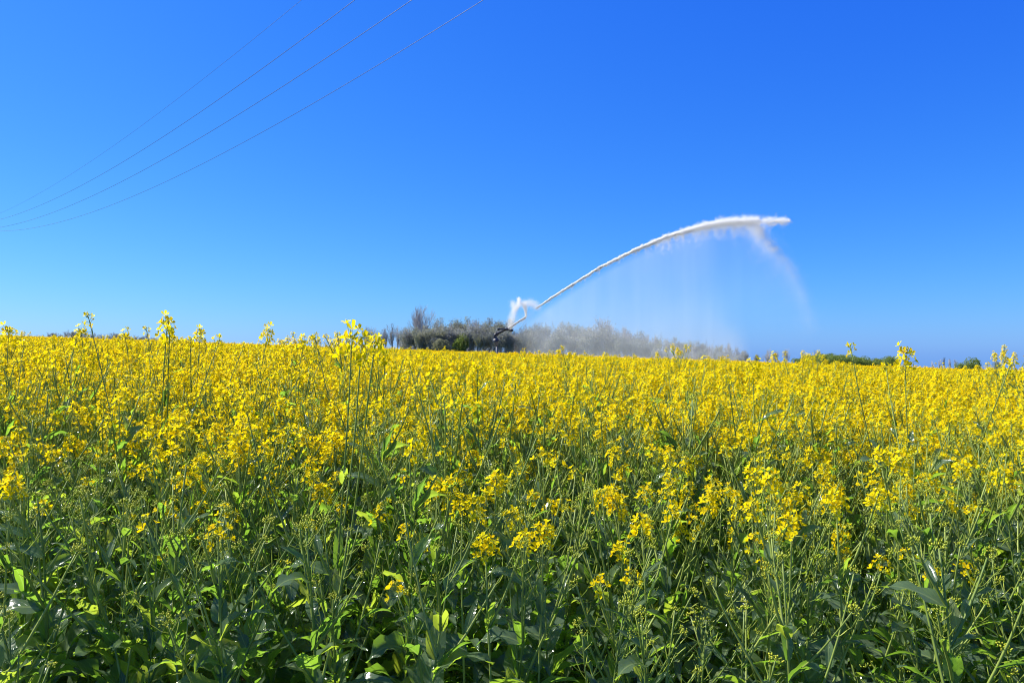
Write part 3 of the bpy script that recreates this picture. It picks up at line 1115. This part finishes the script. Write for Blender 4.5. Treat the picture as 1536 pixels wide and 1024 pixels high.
def fbm1(x, seed, sc):
    v = np.zeros_like(x)
    for o in range(4):
        ph = RN.uniform(0, 6.28, 3) if False else np.array([seed * 1.7 + o, seed * 0.3 + 2 * o, seed * 2.1 + 3 * o])
        f = sc * 1.93 ** o
        v += (np.sin(x * f + ph[0]) + np.sin(x * f * 1.31 + ph[1]) + np.sin(x * f * 0.77 + ph[2])) / 3 * 0.6 ** o
    return v


def stream(poly, n, r0, r1, fall=0.0, seed=1, shape=1.0, dens=1.0, ragged=0.35):
    t = RN.uniform(0, 1, n) ** dens
    (px, py, w), _ = along(poly, t)
    lump = np.clip(1 + ragged * (fbm1(px, seed, 0.24) + 0.9 * fbm1(px, seed + 3, 0.95)), 0.25, 2.2)
    # the upper side is sharp and lumpy, the lower side frays out
    up = -np.abs(np.clip(RN.normal(0, 0.34, n), -0.75, 0.75)) * w
    dn_ = np.minimum(np.abs(RN.exponential(0.55, n)), 3.5) * w * np.clip(0.7 + 0.6 * fbm1(px, seed + 5, 0.33), 0.15, 2.0)
    off = np.where(RN.random(n) < 0.42, up, np.where(RN.random(n) < 0.5 + fall, dn_, -up)) * shape
    px2 = px + RN.normal(0, 0.4, n)
    py2 = py + off * lump + w * 0.14 * fbm1(px, seed + 9, 0.4)
    return Wp(px2, py2, RN.normal(0, 0.4, n) * w * SC), RN.uniform(r0, r1, n) * SC


MAIN = [(804, 462.5, 0.5), (810, 458.5, 1.0), (818, 453, 1.5), (835, 441.5, 2.0), (860, 426, 2.2), (900, 401, 2.7), (950, 376, 3.7), (1000, 355, 4.6), (1050, 340, 6.6), (1085, 333.5, 8.6), (1115, 331.5, 9.6), (1140, 331, 8.5), (1158, 331.5, 7.5), (1172, 330, 6), (1186, 330.5, 3.0)]
def arc_z(px):
    return np.interp(px, [m[0] for m in MAIN], [m[1] for m in MAIN])


UP = [(762, 492.2, 0.8), (775, 484.2, 1.2), (788, 475.6, 1.6)]
P1, r1 = stream(MAIN[:12], 30000, 0.22, 0.78, 0.0, 3, 1.0, 0.92, 0.25)
P2, r2 = stream(MAIN[6:12], 26000, 0.12, 0.40, 0.5, 4, 1.3, 0.8, 0.4)
P2b, r2b = stream(MAIN[11:], 2300, 0.2, 0.6, 0.1, 8, 1.1, 1.15, 1.1)
P3, r3 = stream(UP, 5000, 0.3, 0.7, 0.0, 5, 0.8)
# ragged strands at the torn tip
PC = []
for q in range(60):
    a, b = RN.uniform(1146, 1181), RN.uniform(326, 337)
    an, L, m_ = RN.uniform(-0.5, 0.9), RN.uniform(3, 12), int(RN.uniform(25, 90))
    tt = RN.random(m_)
    PC.append(Wp(a + tt * L * math.cos(an) + RN.normal(0, 0.7, m_), b + tt * L * math.sin(an) + RN.normal(0, 0.6, m_), RN.normal(0, 0.15, m_)))
PC = np.concatenate(PC)
P3, r3 = np.concatenate([P3, PC]), np.concatenate([r3, RN.uniform(0.15, 0.45, len(PC)) * SC])
# filaments fraying down from the arc
FP = []
for q in range(120):
    a = 960 + 185 * RN.random() ** 0.7
    b = arc_z(a)
    L = RN.uniform(6, 26)
    m_ = int(60 + 160 * RN.random())
    tt = RN.random(m_) ** 1.4
    FP.append(Wp(a - 2 + tt * L * RN.uniform(-0.15, 0.25) + RN.normal(0, 0.9, m_), b + 3 + tt * L, RN.normal(0, 0.3, m_)))
FP = np.concatenate(FP)
P2, r2 = np.concatenate([P2, FP]), np.concatenate([r2, RN.uniform(0.12, 0.34, len(FP)) * SC])
jet = droplets('water_jet', np.concatenate([P3, P1, P2, P2b]), np.concatenate([r3, r1, r2, r2b]), M_WATER)
tag(jet, 'long white arc of water shot from the irrigation gun up to the right', 'water jet')
# falling limb at the far end of the arc
LIMB = [(1136, 335, 10), (1146, 350, 9), (1158, 366, 9), (1173, 383, 10), (1188, 399, 12), (1199, 418, 13), (1207, 440, 12), (1214, 465, 13), (1222, 492, 14)]
n = 27000
t = RN.random(n) ** 1.7
(px, py, w), _ = along(LIMB, t)
nx2 = RN.normal(0, 0.34, n)
back = RN.exponential(0.55, n) * (1 + 0.5 * fbm1(py, 4, 0.25))
P = Wp(px + nx2 * w + 2 * fbm1(py, 2, 0.2) - back * w * 0.8, py + back * w * 1.3 + nx2 * w * 0.4, RN.normal(0, 0.5, n))
limb = droplets('falling_water', P, RN.uniform(0.12, 0.46, n) * (1 - 0.6 * t) * np.clip(0.85 + 0.5 * fbm1(px * 0.7 + py, 6, 0.4), 0.3, 1.5) * SC, M_WATER)
tag(limb, 'thin curtain of drops falling from the far right end of the water arc', 'water')
# splash thrown up by the drive arm
PL = [([(789, 475, 1.0), (788.5, 466, 2.0), (787, 458, 4.5), (785, 455, 5)], 3000), ([(783, 456, 4.5), (791, 454, 6), (800, 456, 7.5), (808, 462, 6.0)], 4600),
      ([(765, 490, 6), (768, 477, 6.5), (772, 464, 5.5), (769, 453, 5.5)], 7000), ([(772, 464, 3.5), (779, 456, 4.5), (779, 449, 3.0), (777, 447.5, 2.5)], 3200),
      ([(764, 492, 3), (772, 488, 7), (784, 480, 9), (800, 470, 9)], 3200)]
PP, RR = [], []
for i, (poly, n) in enumerate(PL):
    t = RN.random(n)
    (px, py, w), _ = along(poly, t)
    PP.append(Wp(px + RN.normal(0, 0.5, n) * w, py + RN.normal(0, 0.5, n) * w, RN.normal(0, 0.15, n)))
    RR.append(RN.uniform(0.10, 0.32, n) * SC * (1.1, 0.9, 0.8, 1.0, 0.6)[i])
spl = droplets('water_splash', np.concatenate(PP), np.concatenate(RR), M_WATER)
tag(spl, 'white puffs of splash thrown up just above the irrigation gun', 'splash')




# drifting mist under the arc: a closed body of fine spray
def mist_body():
    xs = np.array([766, 790, 812, 840, 870, 900, 930, 960, 990, 1020, 1050, 1080, 1110, 1140, 1165, 1190, 1215, 1240, 1262])
    tp = np.array([500, 468, 461, 440, 421, 402, 386, 372, 360, 350, 342, 336, 333, 338, 360, 395, 440, 480, 520]) + 2.0
    vs, fs = [], []
    n = len(xs)
    for sgn in (-1, 1):
        for x_, t_ in zip(xs, tp):
            p = Wp(np.array([float(x_)]), np.array([float(t_)]))[0]
            vs.append((p[0], p[1] + sgn * 1.6, p[2]))
            vs.append((p[0], p[1] + sgn * 1.6, ground_z(p[0], p[1]) + 1.15))
    for i in range(n - 1):
        a = 2 * i
        b = 2 * n + 2 * i
        fs += [(a, a + 1, a + 3, a + 2), (b, b + 2, b + 3, b + 1), (a, a + 2, b + 2, b), (a + 1, b + 1, b + 3, a + 3)]
    fs += [(0, 2 * n, 2 * n + 1, 1), (2 * n - 2, 2 * n - 1, 4 * n - 1, 4 * n - 2)]
    me = bpy.data.meshes.new('spray_mist')
    me.from_pydata(vs, [], fs)
    m, nt, out = new_mat('spray_mist')
    tc = N(nt, 'ShaderNodeTexCoord').outputs['Object']
    sp_ = N(nt, 'ShaderNodeSeparateXYZ')
    nt.links.new(tc, sp_.inputs[0])
    X, Y, Z = sp_.outputs

    def sm(v, a, b):
        mr = N(nt, 'ShaderNodeMapRange', interpolation_type='SMOOTHSTEP')
        nt.links.new(v, mr.inputs[0])
        mr.inputs[1].default_value, mr.inputs[2].default_value = a, b
        return mr.outputs[0]
    x0 = at(766, 0, GD).x
    # distance below the jet: depth grows downward; use the same parabola the jet follows
    wx = np.array([Wp(np.array([float(a)]), np.array([float(b)]))[0] for a, b in zip(xs, tp)])
    cf = np.polyfit(wx[:14, 0], wx[:14, 2], 3)
    arc = None
    for c in cf:
        arc = c if arc is None else (math_(nt, 'ADD', math_(nt, 'MULTIPLY', arc, X), float(c)) if isinstance(arc, bpy.types.NodeSocket) else math_(nt, 'MULTIPLY_ADD', X, float(arc), float(c)))
    below = math_(nt, 'SUBTRACT', arc, Z)
    mp = N(nt, 'ShaderNodeMapping')
    mp.inputs['Scale'].default_value = (1.3, 0.5, 0.10)
    mp.inputs['Rotation'].default_value = (0, 0.12, 0)
    nt.links.new(tc, mp.inputs[0])
    nz = N(nt, 'ShaderNodeTexNoise')
    nz.inputs['Scale'].default_value = 0.9
    nz.inputs['Detail'].default_value = 4
    nt.links.new(mp.outputs[0], nz.inputs['Vector'])
    streak = math_(nt, 'MULTIPLY_ADD', math_(nt, 'SUBTRACT', nz.outputs[0], 0.5), 1.5, 1.0)
    streak = math_(nt, 'MAXIMUM', streak, 0.15)
    xr = Wp(np.array([1100.0]), np.array([520.0]))[0][0]
    xr0 = Wp(np.array([1000.0]), np.array([520.0]))[0][0]
    xe = Wp(np.array([1118.0]), np.array([520.0]))[0][0]
    xend = Wp(np.array([1255.0]), np.array([520.0]))[0][0]
    left = sm(X, x0 - 0.1, x0 + 2.2)
    topf = sm(below, 0.0, 0.6)
    ycen = N(nt, 'ShaderNodeMath', operation='MULTIPLY_ADD')
    nt.links.new(X, ycen.inputs[0])
    # main curtain: from the gun to px 1110 with a sharp right edge low down that leans left higher up
    lean = math_(nt, 'MULTIPLY_ADD', Z, -0.16, xe + 0.25)
    e = math_(nt, 'SUBTRACT', lean, X)
    main = math_(nt, 'MULTIPLY', sm(e, -0.3, 2.6), 1.0)
    # brighter column just inside that edge, only low down
    colm = math_(nt, 'MULTIPLY', math_(nt, 'MULTIPLY', sm(e, -0.1, 0.5), math_(nt, 'SUBTRACT', 1.0, sm(e, 0.5, 2.4))), math_(nt, 'SUBTRACT', 1.0, sm(Z, 1.4, 3.6)))
    low = math_(nt, 'SUBTRACT', 1.0, sm(Z, 1.2, 6.0))
    # faint part outside, under the falling limb
    outer = math_(nt, 'MULTIPLY', math_(nt, 'SUBTRACT', 1.0, sm(X, xe + 1.2, xend)), sm(Z, 1.5, 6.0))
    d = math_(nt, 'MULTIPLY_ADD', low, 0.85, 0.42)
    d = math_(nt, 'MULTIPLY', d, main)
    d = math_(nt, 'ADD', d, math_(nt, 'MULTIPLY', outer, 0.3))
    d = math_(nt, 'MULTIPLY', math_(nt, 'MULTIPLY', d, left), math_(nt, 'MULTIPLY', topf, streak))
    d = math_(nt, 'ADD', d, math_(nt, 'MULTIPLY', colm, 0.9))
    d = math_(nt, 'MULTIPLY', d, MIST)
    v = N(nt, 'ShaderNodeVolumePrincipled')
    v.inputs['Color'].default_value = (0.90, 0.97, 0.93, 1)
    v.inputs['Anisotropy'].default_value = 0.1
    nt.links.new(d, v.inputs['Density'])
    nt.links.new(v.outputs[0], out.inputs['Volume'])
    me.materials.append(m)
    o = link(bpy.data.objects.new('spray_mist', me))
    tag(o, 'pale veil of fine spray hanging under the arc of water', 'mist', kind='stuff')
    return o


MIST = 0.092
mist_body()

# ------------------------------------------------------------------ light, sky, camera
SUN_EL = math.radians(49)
SUN_AZ = math.radians(-70)           # measured from +Y towards +X: the sun stands ahead and to the left
w = bpy.data.worlds.new('World')
scene.world = w
w.use_nodes = True
nt = w.node_tree
nt.nodes.clear()
wo = N(nt, 'ShaderNodeOutputWorld')
bg = N(nt, 'ShaderNodeBackground')
sk = N(nt, 'ShaderNodeTexSky', sky_type='NISHITA')
sk.sun_disc = False
sk.sun_elevation = SUN_EL
sk.sun_rotation = SUN_AZ
sk.altitude = 0
sk.air_density = 1.0
sk.dust_density = 0.3
sk.ozone_density = 0.5
EXPO = 0.92
spc, cmb = N(nt, 'ShaderNodeSeparateColor'), N(nt, 'ShaderNodeCombineColor')
nt.links.new(sk.outputs[0], spc.inputs[0])
for c_, (g_, m_) in enumerate(((1.54, 0.445), (1.05, 0.80), (0.35, 1.25))):
    v_ = math_(nt, 'POWER', math_(nt, 'MULTIPLY', spc.outputs[c_], 0.1), g_)
    nt.links.new(math_(nt, 'MULTIPLY', v_, m_ * 10 / 2 ** EXPO), cmb.inputs[c_])
nt.links.new(cmb.outputs[0], bg.inputs[0])
bg.inputs[1].default_value = 0.1
nt.links.new(bg.outputs[0], wo.inputs[0])

sd = bpy.data.lights.new('sun', 'SUN')
sd.energy = 5.0
sd.angle = math.radians(0.5)
sd.color = (1.0, 0.95, 0.86)
so = link(bpy.data.objects.new('sun', sd))
sv = Vector((math.sin(SUN_AZ) * math.cos(SUN_EL), math.cos(SUN_AZ) * math.cos(SUN_EL), math.sin(SUN_EL)))
so.rotation_euler = sv.to_track_quat('Z', 'Y').to_euler()
so.location = sv * 50

cd = bpy.data.cameras.new('camera')
cd.sensor_width = 36
cd.lens = 36 * F / 1536
cd.clip_start = 0.02
cd.clip_end = 9000
co = link(bpy.data.objects.new('camera', cd))
co.location = (0, 0, EYE)
co.rotation_euler = (math.radians(90) + PITCH, 0, 0)
scene.camera = co

vs = scene.view_settings
vs.view_transform = 'Standard'
vs.look = 'None'
vs.exposure = EXPO
vs.gamma = 1.0
cy = scene.cycles
cy.use_denoising = True
cy.denoiser = 'OPENIMAGEDENOISE'
cy.denoising_input_passes = 'RGB_ALBEDO_NORMAL'
cy.denoising_prefilter = 'ACCURATE'
cy.filter_width = 1.1
cy.max_bounces = 12
cy.diffuse_bounces = 4
cy.glossy_bounces = 2
cy.transmission_bounces = 8
cy.transparent_max_bounces = 24
cy.volume_bounces = 1
cy.volume_max_steps = 64
